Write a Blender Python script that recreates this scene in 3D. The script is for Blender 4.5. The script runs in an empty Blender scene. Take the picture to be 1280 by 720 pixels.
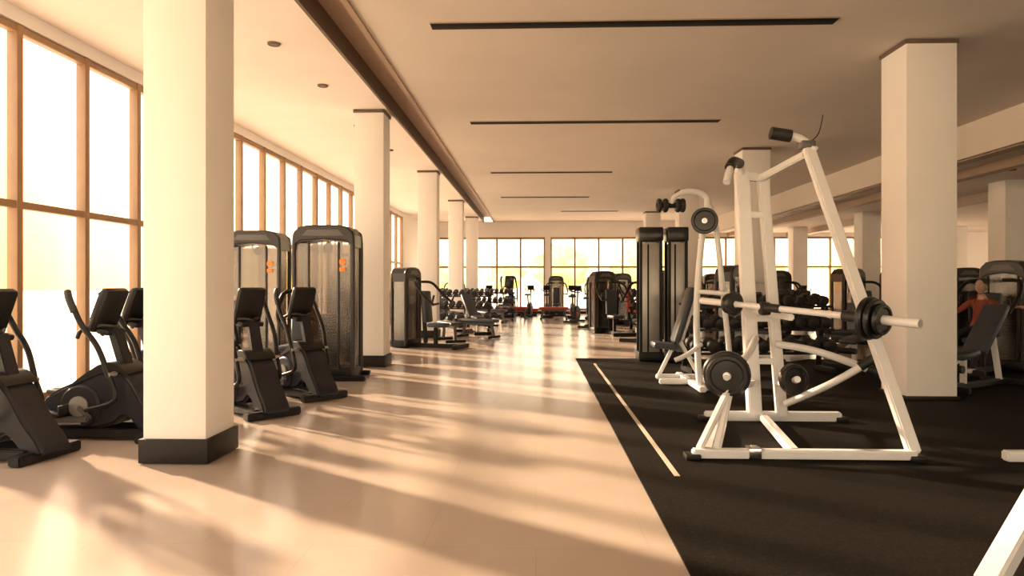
import bpy, bmesh, math, random
from mathutils import Vector, Matrix, noise, Euler
random.seed(7)
scene = bpy.context.scene
V = Vector

# ------------------------------------------------------------------ materials
def mat(name, col, rough=0.5, metal=0.0, var=0.06, scale=6.0, bump=0.0, coat=0.0, spec=0.5):
    m = bpy.data.materials.new(name); m.use_nodes = True
    nt = m.node_tree; N = nt.nodes; L = nt.links
    bs = N["Principled BSDF"]
    bs.inputs["Roughness"].default_value = rough
    bs.inputs["Metallic"].default_value = metal
    bs.inputs["Coat Weight"].default_value = coat
    bs.inputs["Specular IOR Level"].default_value = spec
    tc = N.new("ShaderNodeTexCoord")
    nz = N.new("ShaderNodeTexNoise"); nz.inputs["Scale"].default_value = scale
    nz.inputs["Detail"].default_value = 4
    L.new(tc.outputs["Object"], nz.inputs["Vector"])
    rp = N.new("ShaderNodeValToRGB")
    rp.color_ramp.elements[0].position = 0.3; rp.color_ramp.elements[1].position = 0.7
    rp.color_ramp.elements[0].color = (*[c*(1-var) for c in col], 1)
    rp.color_ramp.elements[1].color = (*[min(1, c*(1+var)) for c in col], 1)
    L.new(nz.outputs["Fac"], rp.inputs["Fac"])
    L.new(rp.outputs["Color"], bs.inputs["Base Color"])
    if bump > 0:
        n2 = N.new("ShaderNodeTexNoise"); n2.inputs["Scale"].default_value = scale*12
        L.new(tc.outputs["Object"], n2.inputs["Vector"])
        bp = N.new("ShaderNodeBump"); bp.inputs["Strength"].default_value = bump
        bp.inputs["Distance"].default_value = 0.01
        L.new(n2.outputs["Fac"], bp.inputs["Height"]); L.new(bp.outputs["Normal"], bs.inputs["Normal"])
    return m

M = {}
M['paint']  = mat("warm_white_paint", (0.85, 0.81, 0.77), 0.7, bump=0.05, var=0.02, scale=2)
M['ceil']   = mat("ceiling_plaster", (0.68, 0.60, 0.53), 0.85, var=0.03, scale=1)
M['ceilL']  = mat("ceiling_plaster_light", (0.82, 0.73, 0.67), 0.85, var=0.03, scale=1)  # same plaster, colour lightened for the daylight on the window side
M['trough'] = mat("bronze_trough", (0.34, 0.235, 0.165), 0.6)
M['trough2']= mat("bronze_trough_dark", (0.12, 0.078, 0.052), 0.6)
M['slot']   = mat("slot_black", (0.012, 0.009, 0.007), 0.7, spec=.1)
M['rim']    = mat("slot_rim", (0.42, 0.33, 0.25), 0.5)
M['frame']  = mat("window_bronze", (0.30, 0.175, 0.09), 0.45)
M['black']  = mat("black_rubber", (0.011, 0.010, 0.0095), 0.5, scale=20)
M['blackg'] = mat("black_gloss", (0.007, 0.0065, 0.0065), 0.30, coat=0.1)
M['dark']   = mat("dark_plastic", (0.011, 0.010, 0.0095), 0.42, spec=.25)
M['slate']  = mat("slate_plastic", (0.016, 0.015, 0.018), 0.40, coat=0.03, spec=.3)
M['towerf'] = mat("tower_frame_graphite", (0.035, 0.031, 0.030), 0.35, metal=.3)
M['grey']   = mat("grey_plastic", (0.10, 0.093, 0.088), 0.38)
M['white']  = mat("white_steel", (0.72, 0.71, 0.70), 0.28, metal=0.0, coat=0.3, var=0.02)
M['chrome'] = mat("chrome", (0.75, 0.73, 0.70), 0.18, metal=1.0, var=0.02)
M['silver'] = mat("silver_paint", (0.42, 0.40, 0.38), 0.35, metal=0.6)
M['pad']    = mat("upholstery_pad", (0.035, 0.042, 0.054), 0.5, bump=0.1, scale=15)
M['plinth'] = mat("plinth_dark", (0.011, 0.008, 0.006), 0.5, spec=.3)
M['orange'] = mat("orange_plastic", (0.9, 0.25, 0.03), 0.4)
M['red']    = mat("red_vinyl", (0.42, 0.045, 0.02), 0.45)
M['screen'] = mat("screen_glass", (0.02, 0.022, 0.025), 0.1, coat=0.5)
M['tape']   = mat("tape_cream", (0.50, 0.42, 0.33), 0.6)
M['leaf']   = mat("autumn_foliage", (0.80, 0.72, 0.33), 0.9, var=0.12, scale=0.6)  # leaf colour paled to carry the blown-out daylight outside
M['bark']   = mat("tree_bark", (0.30, 0.2, 0.12), 0.9)
M['ground'] = mat("dry_grass", (0.82, 0.73, 0.57), 0.9, var=0.08, scale=0.3)  # outdoor glare put into the ground colour by lightening it
M['skin']   = mat("skin", (0.46, 0.27, 0.19), 0.5, var=0.03)
M['lips']   = mat("lips", (0.38, 0.15, 0.12), 0.5, var=0.03)
M['hair']   = mat("dark_hair", (0.02, 0.014, 0.010), 0.6)
M['shirt']  = mat("red_sports_shirt", (0.22, 0.045, 0.025), 0.8)
M['shirt2'] = mat("black_sports_shirt", (0.03, 0.03, 0.035), 0.8)
M['pants']  = mat("black_leggings", (0.015, 0.015, 0.018), 0.75)
M['shoe']   = mat("shoe_white", (0.6, 0.58, 0.56), 0.6)

def floor_mat():
    m = bpy.data.materials.new("vinyl_plank_floor"); m.use_nodes = True
    nt = m.node_tree; N = nt.nodes; L = nt.links; bs = N["Principled BSDF"]
    tc = N.new("ShaderNodeTexCoord")
    br = N.new("ShaderNodeTexBrick"); br.inputs["Scale"].default_value = 1.0
    br.inputs["Brick Width"].default_value = 1.2; br.inputs["Row Height"].default_value = 0.6
    br.inputs["Mortar Size"].default_value = 0.003
    br.inputs["Color1"].default_value = (0.475, 0.388, 0.318, 1)
    br.inputs["Color2"].default_value = (0.49, 0.40, 0.328, 1)
    br.inputs["Mortar"].default_value = (0.44, 0.355, 0.285, 1)
    L.new(tc.outputs["Object"], br.inputs["Vector"])
    nz = N.new("ShaderNodeTexNoise"); nz.inputs["Scale"].default_value = 1.3; nz.inputs["Detail"].default_value = 6
    L.new(tc.outputs["Object"], nz.inputs["Vector"])
    mx = N.new("ShaderNodeMixRGB"); mx.blend_type = 'MULTIPLY'; mx.inputs[0].default_value = 0.22
    L.new(br.outputs["Color"], mx.inputs[1]); L.new(nz.outputs["Fac"], mx.inputs[2])
    L.new(mx.outputs[0], bs.inputs["Base Color"])
    bs.inputs["Roughness"].default_value = 0.19
    bs.inputs["Specular IOR Level"].default_value = 0.7
    return m
M['floor'] = floor_mat()

def matmat():
    m = bpy.data.materials.new("rubber_mat_speckled"); m.use_nodes = True
    nt = m.node_tree; N = nt.nodes; L = nt.links; bs = N["Principled BSDF"]
    tc = N.new("ShaderNodeTexCoord")
    vo = N.new("ShaderNodeTexNoise"); vo.inputs["Scale"].default_value = 60; vo.inputs["Detail"].default_value = 3
    L.new(tc.outputs["Object"], vo.inputs["Vector"])
    rp = N.new("ShaderNodeValToRGB")
    rp.color_ramp.elements[0].position = 0.45; rp.color_ramp.elements[0].color = (0.007, 0.0057, 0.0045, 1)
    rp.color_ramp.elements[1].position = 0.75; rp.color_ramp.elements[1].color = (0.019, 0.015, 0.011, 1)
    L.new(vo.outputs["Fac"], rp.inputs["Fac"]); L.new(rp.outputs["Color"], bs.inputs["Base Color"])
    bs.inputs["Roughness"].default_value = 0.7; bs.inputs["Specular IOR Level"].default_value = 0.07
    return m
M['mat'] = matmat()

def glass_mat(name, tint, fac, rough=0.08):
    m = bpy.data.materials.new(name); m.use_nodes = True
    nt = m.node_tree; N = nt.nodes; L = nt.links
    for n in list(N): N.remove(n)
    o = N.new("ShaderNodeOutputMaterial"); t = N.new("ShaderNodeBsdfTransparent")
    t.inputs[0].default_value = (*tint, 1)
    g = N.new("ShaderNodeBsdfGlossy"); g.inputs["Roughness"].default_value = rough
    mx = N.new("ShaderNodeMixShader"); mx.inputs[0].default_value = fac
    L.new(t.outputs[0], mx.inputs[1]); L.new(g.outputs[0], mx.inputs[2]); L.new(mx.outputs[0], o.inputs[0])
    return m
M['glass'] = glass_mat("window_glass", (0.97, 0.96, 0.94), 0.04)
M['shroud'] = glass_mat("smoked_shroud", (0.58, 0.54, 0.51), 0.15, .25)

# ------------------------------------------------------------------ mesh builder
def catmull(pts, n=6, closed=False):
    pts = [V(p) for p in pts]; out = []
    c = len(pts); rng = range(c if closed else c-1)
    for i in rng:
        if closed: p0, p1, p2, p3 = pts[(i-1) % c], pts[i], pts[(i+1) % c], pts[(i+2) % c]
        else: p0, p1, p2, p3 = pts[max(i-1, 0)], pts[i], pts[i+1], pts[min(i+2, c-1)]
        for k in range(n):
            t = k/n
            out.append(0.5*((2*p1)+(-p0+p2)*t+(2*p0-5*p1+4*p2-p3)*t*t+(-p0+3*p1-3*p2+p3)*t**3))
    if not closed: out.append(pts[-1])
    return out

class B:
    def __init__(s): s.v = []; s.f = []; s.m = []; s.mats = []
    def mi(s, k):
        mm = M[k]
        if mm not in s.mats: s.mats.append(mm)
        return s.mats.index(mm)
    def add(s, vs, fs, k):
        o = len(s.v); i = s.mi(k)
        s.v += [tuple(p) for p in vs]
        for f in fs: s.f.append([a+o for a in f]); s.m.append(i)
    def addbm(s, bm, k, mtx=None):
        bm.verts.ensure_lookup_table(); bm.verts.index_update()
        vs = [(mtx @ v.co) if mtx else v.co.copy() for v in bm.verts]
        s.add(vs, [[v.index for v in f.verts] for f in bm.faces], k); bm.free()
    def box(s, c, size, k, rot=(0, 0, 0), bev=0.01):
        bm = bmesh.new(); bmesh.ops.create_cube(bm, size=1.0)
        for v in bm.verts: v.co = V((v.co.x*size[0], v.co.y*size[1], v.co.z*size[2]))
        b = min(bev, min(size)*0.45)
        if b > 0.0005: bmesh.ops.bevel(bm, geom=bm.edges[:], offset=b, segments=2, affect='EDGES', profile=0.5)
        s.addbm(bm, k, Matrix.Translation(c) @ Euler(rot).to_matrix().to_4x4())
    def beam(s, a, b, w, h, k, bev=0.012, up=(0, 0, 1)):
        a = V(a); b = V(b); d = b-a; L = d.length; x = d.normalized()
        u = V(up)
        if abs(x.dot(u)) > 0.97: u = V((0, 1, 0))
        y = u.cross(x).normalized(); z = x.cross(y)
        mt = Matrix((x, y, z)).transposed().to_4x4(); mt.translation = (a+b)/2
        bm = bmesh.new(); bmesh.ops.create_cube(bm, size=1.0)
        for v in bm.verts: v.co = V((v.co.x*L, v.co.y*w, v.co.z*h))
        bmesh.ops.bevel(bm, geom=bm.edges[:], offset=min(bev, w*.4, h*.4), segments=2, affect='EDGES')
        s.addbm(bm, k, mt)
    def tube(s, pts, r, k, n=12, smooth=0):
        pts = [V(p) for p in pts]
        if smooth: pts = catmull(pts, smooth)
        rs = r if isinstance(r, (list, tuple)) else [r]*len(pts)
        if len(rs) != len(pts): rs = [rs[0]+(rs[-1]-rs[0])*i/(len(pts)-1) for i in range(len(pts))]
        t0 = (pts[1]-pts[0]).normalized()
        u = V((0, 0, 1)) if abs(t0.z) < 0.9 else V((0, 1, 0))
        nn = t0.cross(u).normalized(); vs = []; fs = []
        for i, p in enumerate(pts):
            t = (pts[min(i+1, len(pts)-1)]-pts[max(i-1, 0)]).normalized()
            nn = (nn-t*nn.dot(t)).normalized(); bb = t.cross(nn)
            for j in range(n):
                a = 2*math.pi*j/n
                vs.append(p+(nn*math.cos(a)+bb*math.sin(a))*rs[i])
        for i in range(len(pts)-1):
            for j in range(n):
                fs.append([i*n+j, i*n+(j+1) % n, (i+1)*n+(j+1) % n, (i+1)*n+j])
        fs.append(list(range(n))[::-1]); fs.append([(len(pts)-1)*n+j for j in range(n)])
        s.add(vs, fs, k)
    def lathe(s, prof, c, axis, k, n=28):
        c = V(c); x = V(axis).normalized(); u = V((0, 0, 1)) if abs(x.z) < 0.9 else V((0, 1, 0))
        y = x.cross(u).normalized(); z = x.cross(y); vs = []; fs = []
        for (t, r) in prof:
            for j in range(n):
                a = 2*math.pi*j/n; vs.append(c+x*t+(y*math.cos(a)+z*math.sin(a))*max(r, 1e-4))
        for i in range(len(prof)-1):
            for j in range(n): fs.append([i*n+j, i*n+(j+1) % n, (i+1)*n+(j+1) % n, (i+1)*n+j])
        fs.append(list(range(n))[::-1]); fs.append([(len(prof)-1)*n+j for j in range(n)])
        s.add(vs, fs, k)
    def plate(s, c, axis, r, th, k='blackg', hub='chrome'):
        h = th/2
        s.lathe([(-h*.5, .03), (-h*.5, r*.72), (-h, r*.80), (-h, r*.94), (-h*.6, r), (h*.6, r), (h, r*.94), (h, r*.80), (h*.5, r*.72), (h*.5, .03)], c, axis, k)
        s.lathe([(-h*.9, .03), (-h*.9, r*.26), (h*.9, r*.26), (h*.9, .03)], c, axis, k, 20)
        s.lathe([(-h*1.15, .012), (-h*1.15, .034), (h*1.15, .034), (h*1.15, .012)], c, axis, hub, 16)
    def dumbbell(s, c, axis, r=0.07, L=0.36):
        x = V(axis).normalized(); c = V(c)
        s.tube([c-x*L*.3, c+x*L*.3], 0.016, 'chrome', 8)
        for sg in (-1, 1):
            s.lathe([(-.06, r*.75), (-.045, r), (.045, r), (.06, r*.75)], c+x*sg*(L/2-.06), x, 'black', 12)
    def prism(s, prof, y0, y1, k, bev=0.02, smooth=0):
        P = [V((p[0], 0, p[1])) for p in prof]
        if smooth: P = catmull(P, smooth, True)
        bm = bmesh.new()
        a = [bm.verts.new((p.x, y0, p.z)) for p in P]; b = [bm.verts.new((p.x, y1, p.z)) for p in P]
        n = len(P); f1 = bm.faces.new(a); f2 = bm.faces.new(b[::-1])
        for i in range(n): bm.faces.new([a[i], b[i], b[(i+1) % n], a[(i+1) % n]])
        bmesh.ops.recalc_face_normals(bm, faces=bm.faces[:])
        if bev > 0:
            es = [e for e in bm.edges if (e in f1.edges[:] or e in f2.edges[:])]
            bmesh.ops.bevel(bm, geom=es, offset=bev, segments=3, affect='EDGES', clamp_overlap=True)
        s.addbm(bm, k)
    def mesh(s, name):
        me = bpy.data.meshes.new(name); me.from_pydata(s.v, [], s.f)
        for mm in s.mats: me.materials.append(mm)
        me.polygons.foreach_set("material_index", s.m)
        me.polygons.foreach_set("use_smooth", [True]*len(s.f))
        me.update(); me.validate()
        me.set_sharp_from_angle(angle=math.radians(35))
        return me
    def obj(s, name, loc=(0, 0, 0), rz=0.0):
        return put(s.mesh(name), name, loc, rz)

def put(me, name, loc, rz=0.0, sc=1.0):
    o = bpy.data.objects.new(name, me); o.location = loc; o.rotation_euler = (0, 0, math.radians(rz))
    o.scale = (sc, sc, sc)
    scene.collection.objects.link(o); return o

# ------------------------------------------------------------------ room shell
XL, XR, YB, YF, H = -5.5, 24.0, 32.0, -5.0, 4.34
def simple(name, boxes):
    b = B()
    for (x0, x1, y0, y1, z0, z1, k) in boxes:
        b.box(((x0+x1)/2, (y0+y1)/2, (z0+z1)/2), (x1-x0, y1-y0, z1-z0), k, bev=0)
    return b.obj(name)

simple("floor", [(XL-.2, XR+.2, YF-.2, YB+.2, -.15, 0, 'floor')])
simple("rubber_floor_mat", [(0.74, 23.9, YF+.1, 12.75, 0.0, 0.012, 'mat')])
simple("floor_marking_tape", [(1.0, 1.04, 4.95, 11.9, 0.012, 0.015, 'tape')])
simple("ceiling", [
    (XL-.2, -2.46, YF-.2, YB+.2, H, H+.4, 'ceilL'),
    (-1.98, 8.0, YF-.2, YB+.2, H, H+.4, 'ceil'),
    (8.0, XR+.2, YF-.2, YB+.2, 3.78, H+.4, 'ceil'),
    (-2.46, -1.98, YF-.2, YB+.2, H+.22, H+.4, 'trough')])
simple("trim_1", [(-2.47, -2.43, YF, YB, H-.04, H+.22, 'trough2'), (-2.01, -1.94, YF, YB, H-.03, H+.22, 'trough')])
simple("trim_2", [(7.9, 8.0, YF, YB, 3.72, H, 'ceil'), (8.0, 8.25, YF, YB, 3.70, 3.78, 'trough')])
simple("trim_3", [(8.9, 9.15, YF, YB, 3.60, 3.78, 'trough'), (11.6, 11.9, YF, YB, 3.55, 3.78, 'rim')])

# windows -----------------------------------------------------------
def window_y(name, x, y0, y1, n, z0, z1, zt):
    b = B(); t = 0.085
    for i in range(n+1):
        y = y0+(y1-y0)*i/n
        b.box((x, y, (z0+z1)/2), (0.12, t, z1-z0), 'frame', bev=0.006)
    for z in (z0+.04, zt, z1-.05):
        b.box((x, (y0+y1)/2, z), (0.10, y1-y0, 0.08), 'frame', bev=0.006)
    b.box((x-.02, (y0+y1)/2, (z0+z1)/2), (0.01, y1-y0-.02, z1-z0-.04), 'glass', bev=0)
    return b.obj(name)
def window_x(name, y, x0, x1, n, z0, z1, zt):
    b = B()
    for i in range(n+1):
        x = x0+(x1-x0)*i/n
        b.box((x, y, (z0+z1)/2), (0.085, 0.14, z1-z0), 'frame', bev=0.006)
    for z in (z0+.04, zt, z1-.05):
        b.box(((x0+x1)/2, y, z), (x1-x0, 0.12, 0.09), 'frame', bev=0.006)
    b.box(((x0+x1)/2, y+.02, (z0+z1)/2), (x1-x0-.02, 0.01, z1-z0-.04), 'glass', bev=0)
    return b.obj(name)

wn = 1
y0 = 8.17-1.1*12
while y0+5.5 <= YB+.01:
    window_y("window_%d" % wn, XL-.07, y0+.02, y0+5.48, 5, 0.10, 4.18, 2.25); wn += 1
    y0 += 5.5
yend = y0
simple("wall_left", [(XL-.2, XL, YF-.2, YB+.2, 0, 0.10, 'paint'), (XL-.2, XL, YF-.2, YB+.2, 4.18, H, 'paint'),
                     (XL-.2, XL, yend, YB+.2, 0.1, 4.18, 'paint')])
bx = [(XL-.2, XR+.2, YB, YB+.2, 0, 0.18, 'paint'), (XL-.2, XR+.2, YB, YB+.2, 3.6, H, 'paint')]
x0 = XL+.3
bx.append((XL, XL+.3, YB, YB+.2, 0.18, 3.6, 'paint'))
while x0+5.7 < XR:
    window_x("window_%d" % wn, YB+.07, x0+.01, x0+5.59, 5, 0.18, 3.6, 2.2); wn += 1
    bx.append((x0+5.6, x0+5.9, YB, YB+.2, 0.18, 3.6, 'paint'))
    x0 += 5.9
bx.append((x0, XR, YB, YB+.2, 0.18, 3.6, 'paint'))
simple("wall_back", bx)
simple("wall_right", [(XR, XR+.2, YF, YB, 0, 0.3, 'paint'), (XR, XR+.2, YF, YB, 3.6, H, 'paint'),
                      (XR, XR+.2, YF, 2, .3, 3.6, 'paint'), (XR, XR+.2, 30.6, YB, .3, 3.6, 'paint')])
yy = 2.0
while yy < 30:
    window_y("window_%d" % wn, XR+.07, yy+.01, yy+5.7, 5, 0.3, 3.6, 2.2); wn += 1; yy += 5.72
simple("wall_front", [(XL-.2, XR+.2, YF-.2, YF, 0, 0.18, 'paint'), (XL-.2, XR+.2, YF-.2, YF, 3.6, H, 'paint'),
                      (12.5, XR, YF-.2, YF, .18, 3.6, 'paint')])
xx = XL  # unseen glazing behind the camera, added as fill for camera-facing sides
for i in range(3):
    window_x("window_%d" % wn, YF-.07, xx+.01, xx+5.99, 5, 0.18, 3.6, 2.2); wn += 1; xx += 6.0
simple("baseboard_back", [(XL, XR, YB-.02, YB, 0, 0.12, 'plinth')])

# columns -----------------------------------------------------------
def column(x, y, w, ph, capk='trough2'):
    b = B()
    b.box((x, y, H/2), (w, w, H), 'paint', bev=0.012)
    b.box((x, y, ph/2+.006), (w+.05, w+.05, ph), 'plinth', bev=0.008)
    if capk: b.box((x, y, H-.03), (w+.03, w+.03, .05), capk, bev=0.004)
    b.obj("column")
for yc in (5.44, 11.6, 17.75, 23.9, 29.8): column(-2.81, yc, 0.5, 0.19, None if yc < 6 else 'trough2')
for yc in (8.62, 15.1, 21.6, 28.0): column(4.74, yc, 0.6, 0.05)
def column_low(x, y, w):
    b = B(); b.box((x, y, 3.78/2), (w, w, 3.78), 'paint', bev=0.012); b.box((x, y, .05), (w+.04, w+.04, .08), 'plinth'); b.obj("column")
for yc in (16.2, 23.0, 29.0): column_low(11.0, yc, 0.6)
for yc in (16.2, 23.0, 29.0): column_low(17.5, yc, 0.6)

# ceiling fixtures ---------------------------------------------------
def slot(x0, x1, y):
    b = B(); b.box(((x0+x1)/2, y, H-.005), (x1-x0, .20, .010), 'rim', bev=.002)
    b.box(((x0+x1)/2, y, H-.010), (x1-x0-.02, .17, .014), 'slot', bev=.002); b.obj("linear_ceiling_diffuser")
for (a, c, yv) in ((-1.2, 3.35, 7.7), (-1.2, 3.3, 12.35), (-1.2, 2.0, 17.9), (-1.2, 1.8, 23), (1.0, 3.3, 27.5)): slot(a, c, yv)
for (x, yv) in ((-3.2, 8.2), (-3.15, 9.95), (-3.3, 12.5), (-3.2, 14.8), (-3.2, 20.5), (-3.2, 6.4), (9.9, 11.5), (9.9, 14.5)):
    hz = H if x < 8 else 3.78
    b = B(); b.lathe([(-.02, .055), (-.02, .075), (0, .08), (0.0, .05)], (x, yv, hz), (0, 0, 1), 'trough2', 24)
    b.lathe([(-.006, .01), (-.022, .055), (0, .055)], (x, yv, hz), (0, 0, 1), 'slot', 24)
    b.obj("recessed_downlight")

# ------------------------------------------------------------------ gym gear generators
def elliptical():
    b = B()
    for s in (-1, 1):
        b.beam((-.78, s*.17, .07), (.78, s*.17, .07), .08, .08, 'dark')
        b.tube([(-.76, s*.17, .13), (.1, s*.17, .16)], .022, 'silver')
    b.beam((-.78, -.32, .05), (-.78, .32, .05), .10, .09, 'dark')
    b.beam((.80, -.32, .05), (.80, .32, .05), .12, .09, 'dark')
    prof = [(-.40, .10), (-.37, .30), (-.20, .46), (.02, .56), (.26, .68), (.44, .69), (.58, .58), (.72, .36), (.88, .16), (.90, .06), (.72, .06), (.54, .22), (.40, .14), (.1, .09)]
    b.prism(prof, -.16, .16, 'slate', .04, 4)
    b.prism([(-.05, .50), (.26, .72), (.44, .74), (.56, .64), (.45, .66), (.26, .62)], -.175, .175, 'dark', .012, 3)
    for s in (-1, 1):
        b.lathe([(-.02, .02), (-.02, .19), (0, .21), (.02, .19), (.02, .02)], (.08, s*.165, .32), (0, 1, 0), 'slate', 32)
        b.lathe([(-.014, .085), (-.014, .10), (.014, .10), (.014, .085)], (.08, s*.185, .32), (0, 1, 0), 'silver', 28)
        b.beam((.08, s*.205, .32), (.08-.14*s, s*.205, .32+.11*s), .03, .05, 'grey')
        p = V((.08-.14*s, s*.235, .32+.11*s)); e_ = V((-.72, s*.235, .18))
        b.beam(p, e_, .045, .055, 'grey')
        q = p.lerp(e_, .48)
        b.box(q+V((0, 0, .07)), (.38, .15, .05), 'black', rot=(0, .12, 0), bev=.02)
        b.box(q+V((.2, 0, .10)), (.03, .15, .10), 'black', bev=.01)
        b.tube([(.44, s*.25, .62), (.34, s*.27, .90), (.18, s*.28, 1.12), (.10, s*.27, 1.26)], .026, 'dark', 12, 6)
        b.tube([(.10, s*.27, 1.24), (.04, s*.26, 1.36), (-.01, s*.22, 1.43)], .034, 'black', 12, 5)
        b.tube([(.44, s*.25, .64), (.50, s*.25, .40), (.2, s*.25, .30)], .022, 'dark', 12, 4)
        b.tube([(.34, 0, 1.08), (.24, s*.12, 1.10), (.10, s*.17, 1.06), (.05, s*.17, .98)], .02, 'black', 10, 5)
    b.tube([(.44, -.27, .64), (.44, .27, .64)], .025, 'silver')
    b.beam((.46, 0, .62), (.32, 0, 1.06), .13, .09, 'slate')
    b.box((.25, 0, 1.25), (.10, .34, .46), 'dark', rot=(0, .38, 0), bev=.045)
    b.box((.198, 0, 1.28), (.012, .26, .26), 'screen', rot=(0, .38, 0), bev=.004)
    b.box((.28, 0, 1.04), (.14, .28, .06), 'dark', rot=(0, .2, 0), bev=.025)
    return b.mesh("elliptical_trainer")

def bike():
    b = B()
    for x in (-.5, .5): b.beam((x, -.26, .045), (x, .26, .045), .08, .08, 'dark')
    b.beam((-.5, 0, .09), (.5, 0, .09), .09, .07, 'slate')
    b.prism([(-.15, .12), (-.12, .45), (.05, .58), (.35, .60), (.52, .42), (.52, .18), (.4, .10)], -.08, .08, 'slate', .03, 4)
    b.lathe([(-.1, .02), (-.1, .12), (.1, .12), (.1, .02)], (.05, 0, .32), (0, 1, 0), 'red')
    for s in (-1, 1):
        b.beam((.05, s*.12, .32), (.05+.12*s, s*.12, .32-.10*s), .02, .035, 'silver')
        b.box((.05+.12*s, s*.17, .32-.10*s), (.10, .09, .03), 'black', bev=.01)
    b.beam((-.12, 0, .4), (-.28, 0, .92), .06, .05, 'grey')
    b.prism([(-.46, .92), (-.42, .99), (-.25, .99), (-.08, .96), (-.06, .93), (-.25, .92)], -.10, .10, 'black', .03, 3)
    b.beam((.32, 0, .55), (.42, 0, 1.15), .07, .05, 'slate')
    b.box((.42, 0, 1.24), (.05, .30, .22), 'dark', rot=(0, -.4, 0), bev=.02)
    for s in (-1, 1): b.tube([(.42, 0, 1.08), (.35, s*.18, 1.12), (.15, s*.2, 1.16), (.08, s*.18, 1.22)], .02, 'black', 10, 4)
    return b.mesh("exercise_bike")

def stack_tower(W=.86, D=.46, Ht=2.24, feet=True):
    b = B(); w = W/2; d = D/2
    for yv in (-d, d):
        pts = [(-w, yv, .06), (-w, yv, Ht*.5), (-w, yv, Ht-.22), (-w+.05, yv, Ht-.07), (-w+.17, yv, Ht-.03), (0, yv, Ht-.02), (w-.17, yv, Ht-.03), (w-.05, yv, Ht-.07), (w, yv, Ht-.22), (w, yv, Ht*.5), (w, yv, .06)]
        b.tube(pts, .034, 'towerf', 12, 4)
    prof = [(-w-.02, Ht-.30), (-w-.02, Ht-.12), (-w+.06, Ht-.01), (-w+.2, Ht+.02), (w-.2, Ht+.02), (w-.06, Ht-.01), (w+.02, Ht-.12), (w+.02, Ht-.30), (w-.10, Ht-.22), (0, Ht-.19), (-w+.10, Ht-.22)]
    b.prism(prof, -d-.035, d+.035, 'towerf', .025, 0)
    b.prism([(-w+.12, Ht-.14), (-w+.2, Ht-.05), (w-.2, Ht-.05), (w-.12, Ht-.14)], -d-.045, -d-.03, 'grey', .004, 0)
    for s in (-1, 1):
        b.box((s*(w-.01), 0, Ht*.48), (.012, D-.06, Ht*.82), 'shroud', bev=0)
        b.box((s*.22, -d+.01, Ht*.48), (.03, .04, Ht*.84), 'towerf', bev=.01)
    b.box((0, -d+.02, Ht*.48), (W-.08, .012, Ht*.82), 'shroud', bev=0)
    b.box((0, d-.02, Ht*.48), (W-.08, .012, Ht*.82), 'shroud', bev=0)
    for i in range(15): b.box((0, 0, .20+i*.052), (.30, .14, .046), 'black', bev=.006)
    for s in (-1, 1): b.tube([(s*.10, 0, .1), (s*.10, 0, Ht-.15)], .014, 'chrome', 10)
    b.tube([(0, 0, .9), (0, 0, Ht-.15)], .006, 'black', 6)
    b.lathe([(-.02, .02), (-.02, .07), (-.008, .06), (.008, .06), (.02, .07), (.02, .02)], (0, 0, Ht-.30), (0, 1, 0), 'grey', 20)
    b.box((0, 0, .09), (W+.04, D+.04, .16), 'dark', bev=.03)
    if feet:
        b.beam((-w-.05, -d-.10, .04), (w+.22, -d-.10, .04), .10, .07, 'dark')
        b.beam((-w-.05, d+.10, .04), (w+.12, d+.10, .04), .10, .07, 'dark')
        for s in (-1, 1): b.beam((s*w*.8, -d-.1, .045), (s*w*.8, d+.1, .045), .08, .07, 'dark')
        b.tube([(-w+.02, -d-.05, 1.3), (-w-.10, -d-.18, 1.25), (-w-.14, -d-.28, .95), (-w-.02, -d-.30, .75)], .03, 'dark', 12, 5)
        b.box((-w+.08, -d-.30, .50), (.30, .34, .09), 'pad', bev=.035)
        b.beam((-w+.08, -d-.28, .05), (-w+.08, -d-.28, .46), .07, .07, 'dark')
        b.box((-w+.16, -d-.14, .86), (.28, .09, .55), 'pad', rot=(-.15, 0, 0), bev=.035)
        b.lathe([(-.004, .01), (-.004, .05), (.004, .05), (.004, .01)], (w-.15, -d-.005, Ht*.77), (0, 1, 0), 'orange', 24)
        b.box((w-.15, -d-.005, Ht*.72), (.09, .006, .06), 'orange', bev=.002)
    return b

def seated_machine(padk='pad', frame='white'):
    b = stack_tower(.62, .34, 1.75, feet=False)
    b.beam((0, -.2, .05), (0, -1.35, .05), .09, .09, frame)
    b.beam((-.35, -1.35, .05), (.35, -1.35, .05), .09, .09, frame)
    b.beam((0, -.75, .05), (0, -.75, .45), .08, .08, frame)
    b.box((0, -.82, .50), (.34, .42, .09), padk, bev=.035)
    b.beam((0, -.50, .1), (0, -.42, 1.25), .08, .08, frame)
    b.box((0, -.53, .90), (.32, .10, .70), padk, rot=(-.08, 0, 0), bev=.04)
    for s in (-1, 1):
        b.tube([(s*.10, -.35, 1.45), (s*.38, -.45, 1.42), (s*.46, -.65, 1.2), (s*.46, -.95, .95)], .03, frame, 12, 6)
        b.tube([(s*.46, -.93, .96), (s*.30, -.98, .98)], .024, 'black')
        b.tube([(s*.46, -.90, .98), (s*.47, -.96, 1.16)], .024, 'black')
    return b

def flat_bench(padk='pad'):
    b = B()
    b.box((0, 0, .45), (.30, 1.15, .09), padk, bev=.04)
    b.beam((0, -.5, .37), (0, .5, .37), .07, .06, 'grey')
    for s in (-1, 1):
        b.beam((0, s*.42, .37), (0, s*.48, .06), .07, .07, 'grey')
        b.beam((-.25, s*.5, .045), (.25, s*.5, .045), .07, .07, 'dark')
    return b.mesh("flat_weight_bench")

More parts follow.
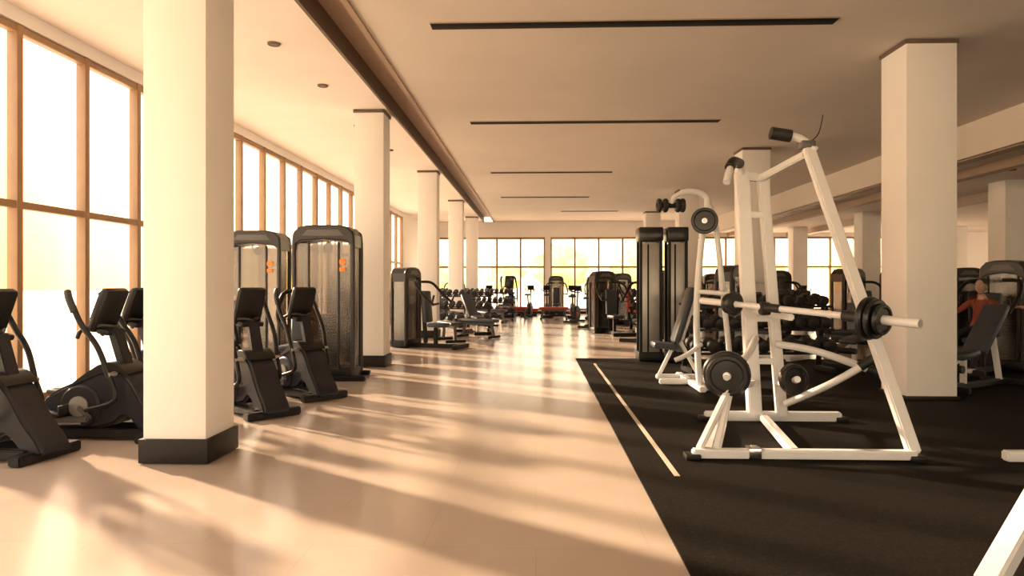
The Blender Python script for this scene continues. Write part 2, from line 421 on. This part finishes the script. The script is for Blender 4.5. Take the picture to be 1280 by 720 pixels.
def incline_bench():
    b = B()
    b.beam((0, -.65, .05), (0, .75, .05), .08, .08, 'dark')
    for yv in (-.65, .75): b.beam((-.3, yv, .045), (.3, yv, .045), .08, .08, 'dark')
    b.box((0, -.30, .46), (.30, .42, .09), 'pad', rot=(.12, 0, 0), bev=.035)
    b.box((0, .28, .78), (.32, .09, .86), 'pad', rot=(-.75, 0, 0), bev=.035)
    b.beam((0, -.25, .05), (0, -.25, .42), .07, .07, 'white')
    b.beam((0, .62, .06), (0, .40, .84), .07, .06, 'white')
    b.tube([(-.2, -.62, .30), (.2, -.62, .30)], .05, 'black')
    b.beam((0, -.3, .40), (0, -.62, .30), .05, .05, 'white')
    return b.mesh("incline_weight_bench")

def dumbbell_rack(L=2.4):
    b = B()
    for s in (-1, 1):
        x = s*(L/2-.1)
        b.beam((x, -.30, .04), (x, .30, .04), .08, .08, 'dark')
        b.beam((x, .22, .06), (x, .02, 1.1), .08, .05, 'dark')
        for z, yv in ((.30, -.12), (.66, .0), (1.02, .08)):
            b.beam((x, yv-.16, z-.03), (x, yv+.16, z+.05), .05, .05, 'dark')
    for z, yv, r in ((.34, -.12, .10), (.70, .0, .09), (1.06, .08, .078)):
        b.beam((-L/2, yv-.11, z-.03), (L/2, yv-.11, z-.03), .05, .04, 'slate')
        b.beam((-L/2, yv+.11, z+.01), (L/2, yv+.11, z+.01), .05, .04, 'slate')
        n = int((L-.2)/(r*2.2))
        for i in range(n):
            b.dumbbell((-L/2+.15+i*(L-.3)/(n-1), yv, z+r+.005), (0, 1, .15), r)
    return b.mesh("dumbbell_rack")

def dual_cable_tower():
    b = B(); Ht = 2.38
    for cx in (-.24, .24):
        w = .18 if cx < 0 else .15
        for s in (-1, 1):
            b.beam((cx+s*w, -.17, .05), (cx+s*w, -.17, Ht), .05, .06, 'dark')
            b.beam((cx+s*w, .17, .05), (cx+s*w, .17, Ht), .05, .06, 'dark')
            b.tube([(cx+s*.06, 0, .1), (cx+s*.06, 0, Ht-.1)], .012, 'chrome', 8)
        b.box((cx, 0, Ht-.10), (w*2+.08, .44, .26), 'blackg', bev=.03)
        b.box((cx, -.16, 1.1), (w*2-.05, .015, 2.05), 'silver', bev=.003)
        b.box((cx, .16, 1.1), (w*2-.05, .015, 2.05), 'grey', bev=.003)
        b.box((cx-.05, -.175, 1.1), (.03, .012, 2.0), 'dark', bev=.002)
        b.box((cx, 0, .09), (w*2+.09, .46, .16), 'dark', bev=.02)
        for i in range(14): b.box((cx, 0, .20+i*.05), (w*1.5, .13, .044), 'black', bev=.005)
    b.beam((-.2, .0, .04), (.2, .0, .04), .30, .06, 'dark')
    b.beam((-.2, .0, Ht-.05), (.2, .0, Ht-.05), .08, .08, 'white')
    return b.mesh("cable_tower_machine")

# ------------------------------------------------------------------ plate-loaded lever rack (world coordinates, metres)
b = B()
z0 = .058
b.beam((1.24, 5.45, z0), (2.98, 5.45, z0), .09, .07, 'white')
b.box((1.72, 5.45, z0+.01), (.10, .12, .09), 'chrome')
b.beam((1.72, 7.0, z0), (3.08, 7.0, z0), .10, .09, 'white')
b.beam((1.36, 5.45, z0), (1.86, 7.0, z0), .08, .07, 'white')
b.beam((2.05, 5.45, z0), (2.30, 7.0, z0), .08, .07, 'white')
for (x, yv) in ((1.24, 5.45), (2.98, 5.45), (1.72, 7.0), (3.08, 7.0)):
    b.box((x, yv, .035), (.12, .13, .045), 'dark', bev=.01)
b.beam((2.98, 5.47, .06), (2.50, 6.35, 2.66), .095, .085, 'white', up=(0, 1, 0))
b.tube([(2.56, 6.32, 2.62), (2.42, 6.34, 2.74), (2.22, 6.34, 2.78)], .036, 'white', 12, 5)
b.tube([(2.34, 6.34, 2.76), (2.16, 6.34, 2.79)], .058, 'black', 16)
b.box((2.49, 6.35, 2.68), (.13, .12, .07), 'grey', bev=.015)
b.tube([(2.54, 6.36, 2.72), (2.62, 6.4, 2.80), (2.68, 6.45, 2.98)], .005, 'dark', 6, 4)
b.beam((2.50, 6.38, 2.60), (2.26, 7.0, 2.46), .07, .07, 'white')
b.beam((2.22, 7.0, .06), (2.09, 7.0, 2.54), .13, .12, 'white', up=(0, 1, 0))
b.beam((2.48, 6.96, .06), (2.30, 7.0, 2.50), .10, .10, 'white', up=(0, 1, 0))
b.beam((2.08, 7.0, 2.50), (2.27, 7.0, 2.48), .08, .08, 'white')
for zc in (.62, 1.05, 2.1): b.beam((2.20-.05*(zc), 6.98, zc), (2.45-.07*zc, 6.97, zc), .06, .06, 'white')
b.tube([(2.09, 6.98, 2.50), (2.05, 6.9, 2.58), (1.95, 6.75, 2.58), (1.86, 6.6, 2.50), (1.80, 6.5, 2.36)], .034, 'white', 14, 6)
b.tube([(2.03, 6.86, 2.60), (1.93, 6.72, 2.595), (1.86, 6.6, 2.52)], .05, 'black', 14, 5)
A_, Z_ = V((1.70, 7.05, 1.23)), V((2.89, 5.22, 1.10)); dr = (Z_-A_).normalized()
b.tube([A_, Z_], .028, 'white', 14)
b.tube([Z_-dr*.46, Z_], .038, 'white', 16)
b.tube([A_, A_+dr*.40], .034, 'white', 16)
b.lathe([(-.012, .02), (-.012, .05), (.012, .05), (.012, .02)], Z_-dr*.47, dr, 'chrome')
b.plate(Z_-dr*.40, dr, .175, .05); b.plate(Z_-dr*.345, dr, .16, .045); b.plate(Z_-dr*.295, dr, .125, .04)
b.tube([Z_-dr*.62, Z_-dr*.5], .045, 'black', 16)
b.tube([A_+dr*.8, A_+dr*.95], .04, 'black', 16)
b.plate(A_+dr*.42, dr, .12, .04); b.plate(A_+dr*.36, dr, .10, .04)
b.box((2.13, 6.42, 1.17), (.09, .12, .12), 'dark', bev=.02)
b.beam((2.14, 6.96, 1.20), (2.10, 6.45, 1.14), .05, .07, 'white')
b.beam((2.35, 6.96, 1.10), (2.30, 6.20, 1.10), .05, .06, 'white')
b.beam((2.775, 5.86, 1.14), (2.68, 5.55, 1.07), .05, .07, 'dark')
b.tube([(2.20, 6.9, .85), (1.95, 6.4, .72), (1.62, 5.95, .62)], .036, 'white', 12, 5)
b.tube([(1.66, 6.0, .63), (1.59, 5.74, .62)], .028, 'chrome', 12)
b.plate((1.62, 5.85, .63), (.28, 1, .05), .20, .07)
b.plate((1.605, 5.78, .63), (.28, 1, .05), .175, .05)
b.tube([(2.42, 6.9, .40), (2.33, 6.15, .55)], .03, 'white', 12)
b.plate((2.345, 6.27, .53), (-.25, 1, -.05), .14, .05); b.plate((2.36, 6.34, .53), (-.25, 1, -.05), .14, .05)
b.tube([(2.40, 6.9, .80), (2.75, 6.75, .74), (3.25, 6.65, .56)], .036, 'white', 12, 5)
b.tube([(2.46, 6.8, .22), (2.75, 6.5, .45), (3.05, 6.4, .66)], .034, 'white', 12, 5)
b.tube([(3.00, 6.42, .63), (3.12, 6.38, .72)], .045, 'black', 12)
b.tube([(3.18, 6.66, .59), (3.32, 6.64, .53)], .045, 'black', 12)
b.beam((1.30, 5.47, .08), (1.62, 5.80, .50), .06, .05, 'white')
b.beam((1.44, 5.47, .08), (1.66, 5.86, .54), .06, .05, 'white')
b.beam((1.62, 5.84, .46), (1.70, 6.1, .66), .07, .06, 'white')
b.beam((1.66, 5.9, .50), (2.2, 6.95, .40), .06, .06, 'white')
b.obj("plate_loaded_lever_rack")

# pulldown / press station with seat
b = B()
b.beam((1.70, 9.45, z0), (2.55, 9.45, z0), .08, .07, 'white')
b.beam((1.74, 9.95, z0), (2.55, 9.95, z0), .08, .07, 'white')
b.beam((2.12, 8.70, z0), (2.12, 10.2, z0), .09, .07, 'white')
b.beam((1.72, 9.7, .07), (1.92, 9.7, .48), .06, .05, 'white')
b.beam((2.32, 9.7, .07), (2.02, 9.7, .62), .06, .05, 'white')
b.box((1.82, 9.7, .53), (.36, .34, .09), 'pad', rot=(0, .12, 0), bev=.04)
b.box((2.08, 9.7, .96), (.10, .32, .82), 'pad', rot=(0, .30, 0), bev=.045)
b.beam((2.06, 9.7, .60), (2.28, 9.7, 1.30), .05, .05, 'silver', up=(0, 1, 0))
b.tube([(2.12, 8.9, .07), (2.08, 8.9, 1.0), (2.14, 8.9, 1.9), (2.22, 8.9, 2.42), (2.17, 8.9, 2.56), (2.0, 8.9, 2.60), (1.88, 8.9, 2.58)], .042, 'white', 14, 6)
b.tube([(2.55, 8.9, .06), (2.42, 8.9, 1.3), (2.32, 8.9, 2.2), (2.22, 8.9, 2.44)], .036, 'white', 14, 6)
b.beam((2.12, 8.9, z0), (2.6, 8.9, z0), .09, .07, 'white')
b.tube([(1.56, 8.9, 2.42), (1.94, 8.9, 2.42)], .035, 'dark', 12)
for x in (1.60, 1.68, 1.84, 1.90): b.lathe([(-.03, .02), (-.03, .075), (-.015, .09), (.015, .09), (.03, .075), (.03, .02)], (x, 8.9, 2.42), (1, 0, 0), 'black', 20)
b.tube([(1.90, 8.9, 2.59), (1.78, 8.9, 2.52), (1.76, 8.9, 2.42)], .03, 'white', 12, 4)
b.plate((2.16, 8.80, 2.21), (.25, 1, 0), .17, .06)
b.tube([(2.17, 8.92, 2.21), (2.15, 8.74, 2.21)], .025, 'chrome')
b.tube([(2.10, 8.9, 1.30), (2.35, 8.7, 1.28), (2.7, 8.6, 1.22)], .03, 'white', 12, 4)
b.plate((2.55, 8.64, 1.24), (1, -.3, 0), .14, .05)
b.tube([(2.14, 8.9, .62), (1.95, 8.8, .50), (1.78, 8.8, .42)], .03, 'white', 12, 4)
b.obj("lat_pulldown_station")

put(dual_cable_tower(), "cable_tower_machine", (2.30, 12.45, .012))

# machine mostly out of frame at right foreground
b = B()
b.beam((1.98, 3.06, .07), (3.50, 4.09, 1.18), .10, .09, 'white')
b.beam((3.66, 5.45, z0), (5.0, 5.45, z0), .09, .08, 'white')
b.beam((1.96, 2.6, z0), (2.04, 3.12, z0), .09, .08, 'white')
b.beam((3.9, 3.2, z0), (3.9, 5.45, z0), .09, .08, 'white')
b.beam((3.9, 3.4, .06), (3.9, 3.6, 1.6), .09, .09, 'white')
b.beam((3.46, 4.06, 1.12), (3.9, 3.55, 1.2), .08, .08, 'white')
b.beam((3.3, 3.2, z0), (4.6, 3.2, z0), .09, .08, 'white')
b.box((4.35, 4.4, .50), (.36, .5, .1), 'pad', bev=.04); b.beam((4.35, 4.4, .06), (4.35, 4.4, .46), .08, .08, 'white')
b.beam((3.9, 4.4, z0), (4.35, 4.4, z0), .08, .08, 'white')
b.box((4.35, 4.12, .95), (.34, .1, .8), 'pad', rot=(.2, 0, 0), bev=.04)
b.plate((3.80, 3.55, 1.45), (1, 0, 0), .2, .05)
b.obj("incline_press_machine")

# ------------------------------------------------------------------ placements
def zf(x, y): return .012 if (y < 12.75 and x > .74) else 0
E = elliptical()
for (x, yv, r) in ((-4.17, 6.15, -4), (-4.66, 5.42, -8), (-4.55, 7.25, -6), (-3.32, 7.50, -40), (-3.12, 8.60, -40), (-4.35, 8.7, -25)):
    put(E, "elliptical_trainer", (x, yv, 0), r, .93)

T = stack_tower().mesh("weight_stack_machine")
put(T, "weight_stack_machine", (-3.10, 10.05, 0), 0)
put(T, "weight_stack_machine", (-4.55, 11.0, 0), 0)
S = seated_machine().mesh("seated_press_machine")
SD = seated_machine('pad', 'dark').mesh("seated_press_machine")
SR = seated_machine('red', 'dark').mesh("seated_press_machine")
people = []
for (me, x, yv, r, ps) in ((SD, -3.6, 13.6, 20, 0), (SD, -4.6, 16.2, 60, 0), (SD, -2.9, 15.1, 70, 0),
                       (SD, 1.9, 19.5, 20, 0), (SD, 3.0, 17.5, -30, 0), (S, 3.9, 13.6, 40, 0), (SR, 2.9, 23.5, 30, 0),
                       (SD, 7.4, 16.4, 20, 0), (SD, 9.6, 18.6, 30, 0), (SD, 9.75, 15.8, -10, 'shirt'),
                       (SD, 7.65, 11.3, -60, 'shirt'), (SD, 9.4, 13.0, -60, 'shirt2'),
                       (SD, 13.4, 17.5, 10, 0), (SD, 6.6, 18.9, 0, 0), (SD, 8.2, 23.4, 0, 0), (SD, 13.5, 22, 30, 0), (SD, 12.8, 12.6, 30, 0), (SR, 6.3, 24.5, 0, 0),
                       (SD, 0.9, 30.6, 0, 0), (SR, 2.6, 30.6, 0, 0), (SD, -3.6, 30.6, 0, 0)):
    put(me, "seated_press_machine", (x, yv, zf(x, yv)), r)
    if ps: people.append((x, yv, r, ps))
R = dumbbell_rack()
for (x, yv, r) in ((-2.5, 20.2, 0), (-4.1, 18.7, 12), (-2.0, 26.2, 0), (3.9, 19.9, 0), (7.2, 21.0, 0), (3.5, 10.9, 5), (-4.15, 24.5, 0), (-4.0, 28.0, 0), (3.6, 25.6, 0), (6.5, 30.8, 0)):
    put(R, "dumbbell_rack", (x, yv, zf(x, yv)), r)
F = flat_bench(); FR = flat_bench('red')
for (me, x, yv, r) in ((F, -2.1, 16.4, 25), (F, -1.5, 17.6, 60), (F, -1.7, 22.5, 30), (F, 6.2, 13.6, 60), (F, 5.9, 15.6, 60), (FR, -.9, 27.3, 80), (FR, .7, 26.8, 85), (F, -1.6, 24.4, 70)):
    put(me, "flat_weight_bench", (x, yv, zf(x, yv)), r)
I = incline_bench()
for (x, yv, r) in ((-1.75, 19.1, 30), (5.85, 9.3, -60), (7.7, 8.9, -60), (5.5, 11.7, -50), (-2.9, 22.2, 60)):
    put(I, "incline_weight_bench", (x, yv, zf(x, yv)), r)
for (x, yv, r) in ((-1.2, 29.0, 80), (2.6, 27.4, 70), (6.2, 28.6, 90), (8.0, 29.6, 90)):
    put(E, "elliptical_trainer", (x, yv, 0), r, 1.2)
K = bike()
for (x, yv, r) in ((-.3, 29.0, 80), (.45, 28.3, 90), (1.5, 28.0, 90), (1.4, 24.8, 70), (-1.95, 28.9, 100), (1.8, 21.9, 60), (3.8, 29, 90), (7.9, 26.6, 90), (9.2, 26.8, 90), (10.4, 26.5, 90), (12.3, 26.5, 90)):
    put(K, "exercise_bike", (x, yv, 0), r)
b = B(); b.box((0, 0, .22), (2.6, .5, .16), 'red', bev=.05); b.box((0, 0, .07), (2.5, .4, .14), 'dark', bev=.02)
b.obj("upholstered_bench_seat", (-1.2, 30.9, 0))  # made-up red bench, its colour stands in for the reddish glow here

# ------------------------------------------------------------------ people in the far-right machine area
def person(name, loc, rz, shirt, seated=True):
    if seated:
        J = dict(pel=(0, 0, .66), sp=(0, .03, .82), ch=(0, .05, 1.02), nk=(0, .03, 1.18), hd=(0, .01, 1.24))
        up = 0
    else:
        up = .32
        J = dict(pel=(0, 0, .94), sp=(0, .01, 1.12), ch=(0, .03, 1.32), nk=(0, .02, 1.48), hd=(0, .01, 1.54))
    R_ = dict(pel=(.155, .11), sp=(.135, .10), ch=(.155, .11), nk=(.055, .055), hd=(.05, .05))
    ed = [('pel', 'sp'), ('sp', 'ch'), ('ch', 'nk'), ('nk', 'hd')]
    for s, n in ((-1, 'l'), (1, 'r')):
        hx = s*.36
        if seated:
            J.update({n+'sh': (s*.18, .04, 1.10), n+'el': (s*.30, -.12, .94), n+'wr': (hx, -.36, .99), n+'hn': (hx, -.43, 1.01),
                  n+'hip': (s*.10, -.04, .64), n+'kn': (s*.15, -.44, .62), n+'an': (s*.15, -.50, .12), n+'to': (s*.16, -.66, .06)})
        else:
            J.update({n+'sh': (s*.18, .02, 1.40), n+'el': (s*.27, .03, 1.12), n+'wr': (hx, -.18, 1.02), n+'hn': (hx, -.25, 1.03),
                  n+'hip': (s*.10, 0, .88), n+'kn': (s*.12, -.03, .50), n+'an': (s*.13, .02, .11), n+'to': (s*.15, -.14, .05)})
        R_.update({n+'sh': (.062, .06), n+'el': (.042, .042), n+'wr': (.027, .025), n+'hn': (.04, .02),
                   n+'hip': (.092, .085), n+'kn': (.062, .06), n+'an': (.042, .042), n+'to': (.042, .032)})
        ed += [('ch', n+'sh'), (n+'sh', n+'el'), (n+'el', n+'wr'), (n+'wr', n+'hn'), ('pel', n+'hip'), (n+'hip', n+'kn'), (n+'kn', n+'an'), (n+'an', n+'to')]
        hn = V(J[n+'hn'])
        for i, (dx, L) in enumerate(((-.027, .055), (-.009, .068), (.009, .063), (.027, .05))):
            J[n+'f%d' % i] = tuple(hn+V((dx, -.04, .012))); J[n+'g%d' % i] = tuple(hn+V((dx, -.04-L*.5, -.012)))
            R_[n+'f%d' % i] = (.010, .010); R_[n+'g%d' % i] = (.008, .008)
            ed += [(n+'hn', n+'f%d' % i), (n+'f%d' % i, n+'g%d' % i)]
        J[n+'th'] = tuple(hn+V((-s*.045, .01, -.015))); R_[n+'th'] = (.010, .010); ed.append((n+'hn', n+'th'))
    keys = list(J); me = bpy.data.meshes.new(name)
    me.from_pydata([J[k] for k in keys], [(keys.index(a), keys.index(c)) for a, c in ed], [])
    o = bpy.data.objects.new("tmp", me); scene.collection.objects.link(o)
    md = o.modifiers.new("s", 'SKIN'); md.use_smooth_shade = True
    sv = me.skin_vertices[0].data
    for i, k in enumerate(keys): sv[i].radius = R_[k]; sv[i].use_root = (k == 'pel')
    o.modifiers.new("d", 'SUBSURF').levels = 2
    dg = bpy.context.evaluated_depsgraph_get(); ev = o.evaluated_get(dg); m2 = ev.to_mesh()
    vs = [v.co.copy() for v in m2.vertices]; fs = [list(p.vertices) for p in m2.polygons]
    ev.to_mesh_clear(); bpy.data.objects.remove(o)
    b = B(); grp = {}
    ely = -.16 if seated else -.02
    for f in fs:
        c = sum((vs[i] for i in f), V())/len(f)
        if abs(c.x) > .235 and c.z > .8 and (c.y < ely if seated else c.z < 1.18): k = 'skin'
        elif c.z > 1.15+up and abs(c.x) < .08: k = 'skin'
        elif c.z < .11: k = 'shoe'
        elif c.z < (.74 if seated else .98): k = 'pants'
        else: k = shirt
        grp.setdefault(k, []).append(f)
    b.v += [tuple(v) for v in vs]
    for k, ff in grp.items():
        i = b.mi(k)
        for f in ff: b.f.append(list(f)); b.m.append(i)
    def ell(c, r, k, fn=None):
        bm = bmesh.new(); bmesh.ops.create_icosphere(bm, subdivisions=4, radius=1)
        for v in bm.verts:
            p = V((v.co.x*r[0], v.co.y*r[1], v.co.z*r[2]))
            v.co = fn(p) if fn else p
        b.addbm(bm, k, Matrix.Translation(c))
    def hf(p):
        if p.z < 0: p.x *= 1+p.z*2.4; p.y = p.y*(1+p.z*.8)-(.012 if p.y < 0 else 0)*(-p.z/.11)
        return p
    hz_ = J['hd'][2]+.11
    ell((0, -.005, hz_), (.075, .095, .115), 'skin', hf)
    b.prism([(-.012, hz_-.035), (.012, hz_-.035), (.006, hz_+.01), (-.006, hz_+.01)], -.122, -.085, 'skin', .004)
    for s in (-1, 1):
        ell((s*.03, -.088, hz_+.008), (.013, .008, .008), 'shoe'); ell((s*.03, -.094, hz_+.008), (.006, .004, .006), 'hair')
        ell((s*.03, -.092, hz_+.028), (.018, .005, .004), 'hair')
        ell((s*.077, 0, hz_-.005), (.012, .02, .03), 'skin')
    ell((0, -.09, hz_-.055), (.022, .008, .006), 'lips')
    ell((0, .018, hz_+.025), (.084, .096, .105), 'hair', lambda p: V((p.x, p.y, max(p.z, -.05 if p.y > 0 else .015))))
    return b.obj(name, loc, rz)
for (x, yv, r, sh) in people:
    a = math.radians(r); px, py = x+.78*math.sin(a), yv-.78*math.cos(a)
    person("seated_person", (px, py, zf(x, yv)), r, sh)
person("standing_person", (8.35, 14.4, 0), -60, 'shirt', False)
person("standing_person", (7.65, 10.35, .012), -100, 'shirt2', False)

# ------------------------------------------------------------------ exterior
simple("ground_outside", [(-140, 160, -120, 160, -.4, -.2, 'ground')])
def treeline(name, pts):
    b = B()
    for (x, yv, h) in pts:
        bm = bmesh.new(); bmesh.ops.create_icosphere(bm, subdivisions=4, radius=1)
        for v in bm.verts:
            n = noise.noise(v.co*2.2+V((x, yv, 0)))*.35 + noise.noise(v.co*7+V((x, yv, 0)))*.12
            v.co = V((v.co.x*h*.6, v.co.y*h*.6, v.co.z*h*.42))*(1+n)
        b.addbm(bm, 'leaf', Matrix.Translation((x, yv, h*.58)))
        b.tube([(x, yv, -.25), (x, yv, h*.4)], [.22, .12], 'bark', 8)
    b.obj(name)
treeline("tree_row", [(-40+i*9+random.uniform(-3, 3), 95+random.uniform(-5, 5), random.uniform(4.0, 7.0)) for i in range(18)])

# ------------------------------------------------------------------ light
d = V((0.83, -0.56, 0)).normalized(); el = math.radians(20)
dv = V((d.x*math.cos(el), d.y*math.cos(el), -math.sin(el)))
sl = bpy.data.lights.new("sun", 'SUN'); sl.energy = 19; sl.color = (1.0, .76, .53); sl.angle = math.radians(2.4)
so = bpy.data.objects.new("sun", sl); so.rotation_euler = dv.to_track_quat('-Z', 'Y').to_euler(); so.location = (-20, 20, 12)
scene.collection.objects.link(so)

w = bpy.data.worlds.new("world"); scene.world = w; w.use_nodes = True
nt = w.node_tree; N = nt.nodes; L = nt.links
bg = N["Background"]; tc = N.new("ShaderNodeTexCoord"); sp = N.new("ShaderNodeSeparateXYZ")
L.new(tc.outputs["Generated"], sp.inputs[0])
rp = N.new("ShaderNodeValToRGB"); e = rp.color_ramp.elements
e[0].position = 0.0; e[0].color = (1.0, .74, .40, 1)
e[1].position = 0.6; e[1].color = (.88, .81, .75, 1)
m1 = rp.color_ramp.elements.new(.12); m1.color = (1.0, .84, .62, 1)
m2 = rp.color_ramp.elements.new(.30); m2.color = (1.0, .90, .77, 1)
L.new(sp.outputs["Z"], rp.inputs["Fac"])
dt = N.new("ShaderNodeVectorMath"); dt.operation = 'DOT_PRODUCT'
nrm = N.new("ShaderNodeVectorMath"); nrm.operation = 'NORMALIZE'
L.new(tc.outputs["Generated"], nrm.inputs[0]); L.new(nrm.outputs[0], dt.inputs[0])
el2 = math.radians(2); dt.inputs[1].default_value = (-d.x*math.cos(el2), -d.y*math.cos(el2), math.sin(el2))
mx0 = N.new("ShaderNodeMath"); mx0.operation = 'MAXIMUM'; mx0.inputs[1].default_value = 0; L.new(dt.outputs["Value"], mx0.inputs[0])
pw = N.new("ShaderNodeMath"); pw.operation = 'POWER'; pw.inputs[1].default_value = 9; L.new(mx0.outputs[0], pw.inputs[0])
sc_ = N.new("ShaderNodeMixRGB"); sc_.blend_type = 'MIX'; sc_.inputs[2].default_value = (1.0, .30, .03, 1)
L.new(pw.outputs[0], sc_.inputs[0]); L.new(rp.outputs["Color"], sc_.inputs[1])
L.new(sc_.outputs[0], bg.inputs["Color"])
bg.inputs["Strength"].default_value = 4.3

for (loc, rot, sx, sy) in (((XL-.25, 13.5, 2.2), (0, -math.pi/2, 0), 4.0, 36), ((9, YB+.25, 1.9), (-math.pi/2, 0, 0), 29, 3.4), ((3.5, YF-.3, 1.9), (math.pi/2, 0, 0), 17, 3.4)):
    al = bpy.data.lights.new("sky_portal", 'AREA'); al.shape = 'RECTANGLE'; al.size = sx; al.size_y = sy
    al.cycles.is_portal = True
    ao = bpy.data.objects.new("sky_portal", al); ao.location = loc; ao.rotation_euler = rot
    scene.collection.objects.link(ao)

# ------------------------------------------------------------------ camera
cd = bpy.data.cameras.new("camera"); cam = bpy.data.objects.new("camera", cd)
scene.collection.objects.link(cam); scene.camera = cam
cam.location = (0, 0, 1.4); cam.rotation_euler = (math.radians(90), 0, math.atan(30/850))
cd.sensor_width = 36; cd.lens = 850/1280*36; cd.shift_y = -5/1280; cd.clip_end = 400
scene.view_settings.view_transform = 'Standard'
scene.view_settings.look = 'None'
scene.view_settings.exposure = 0.05
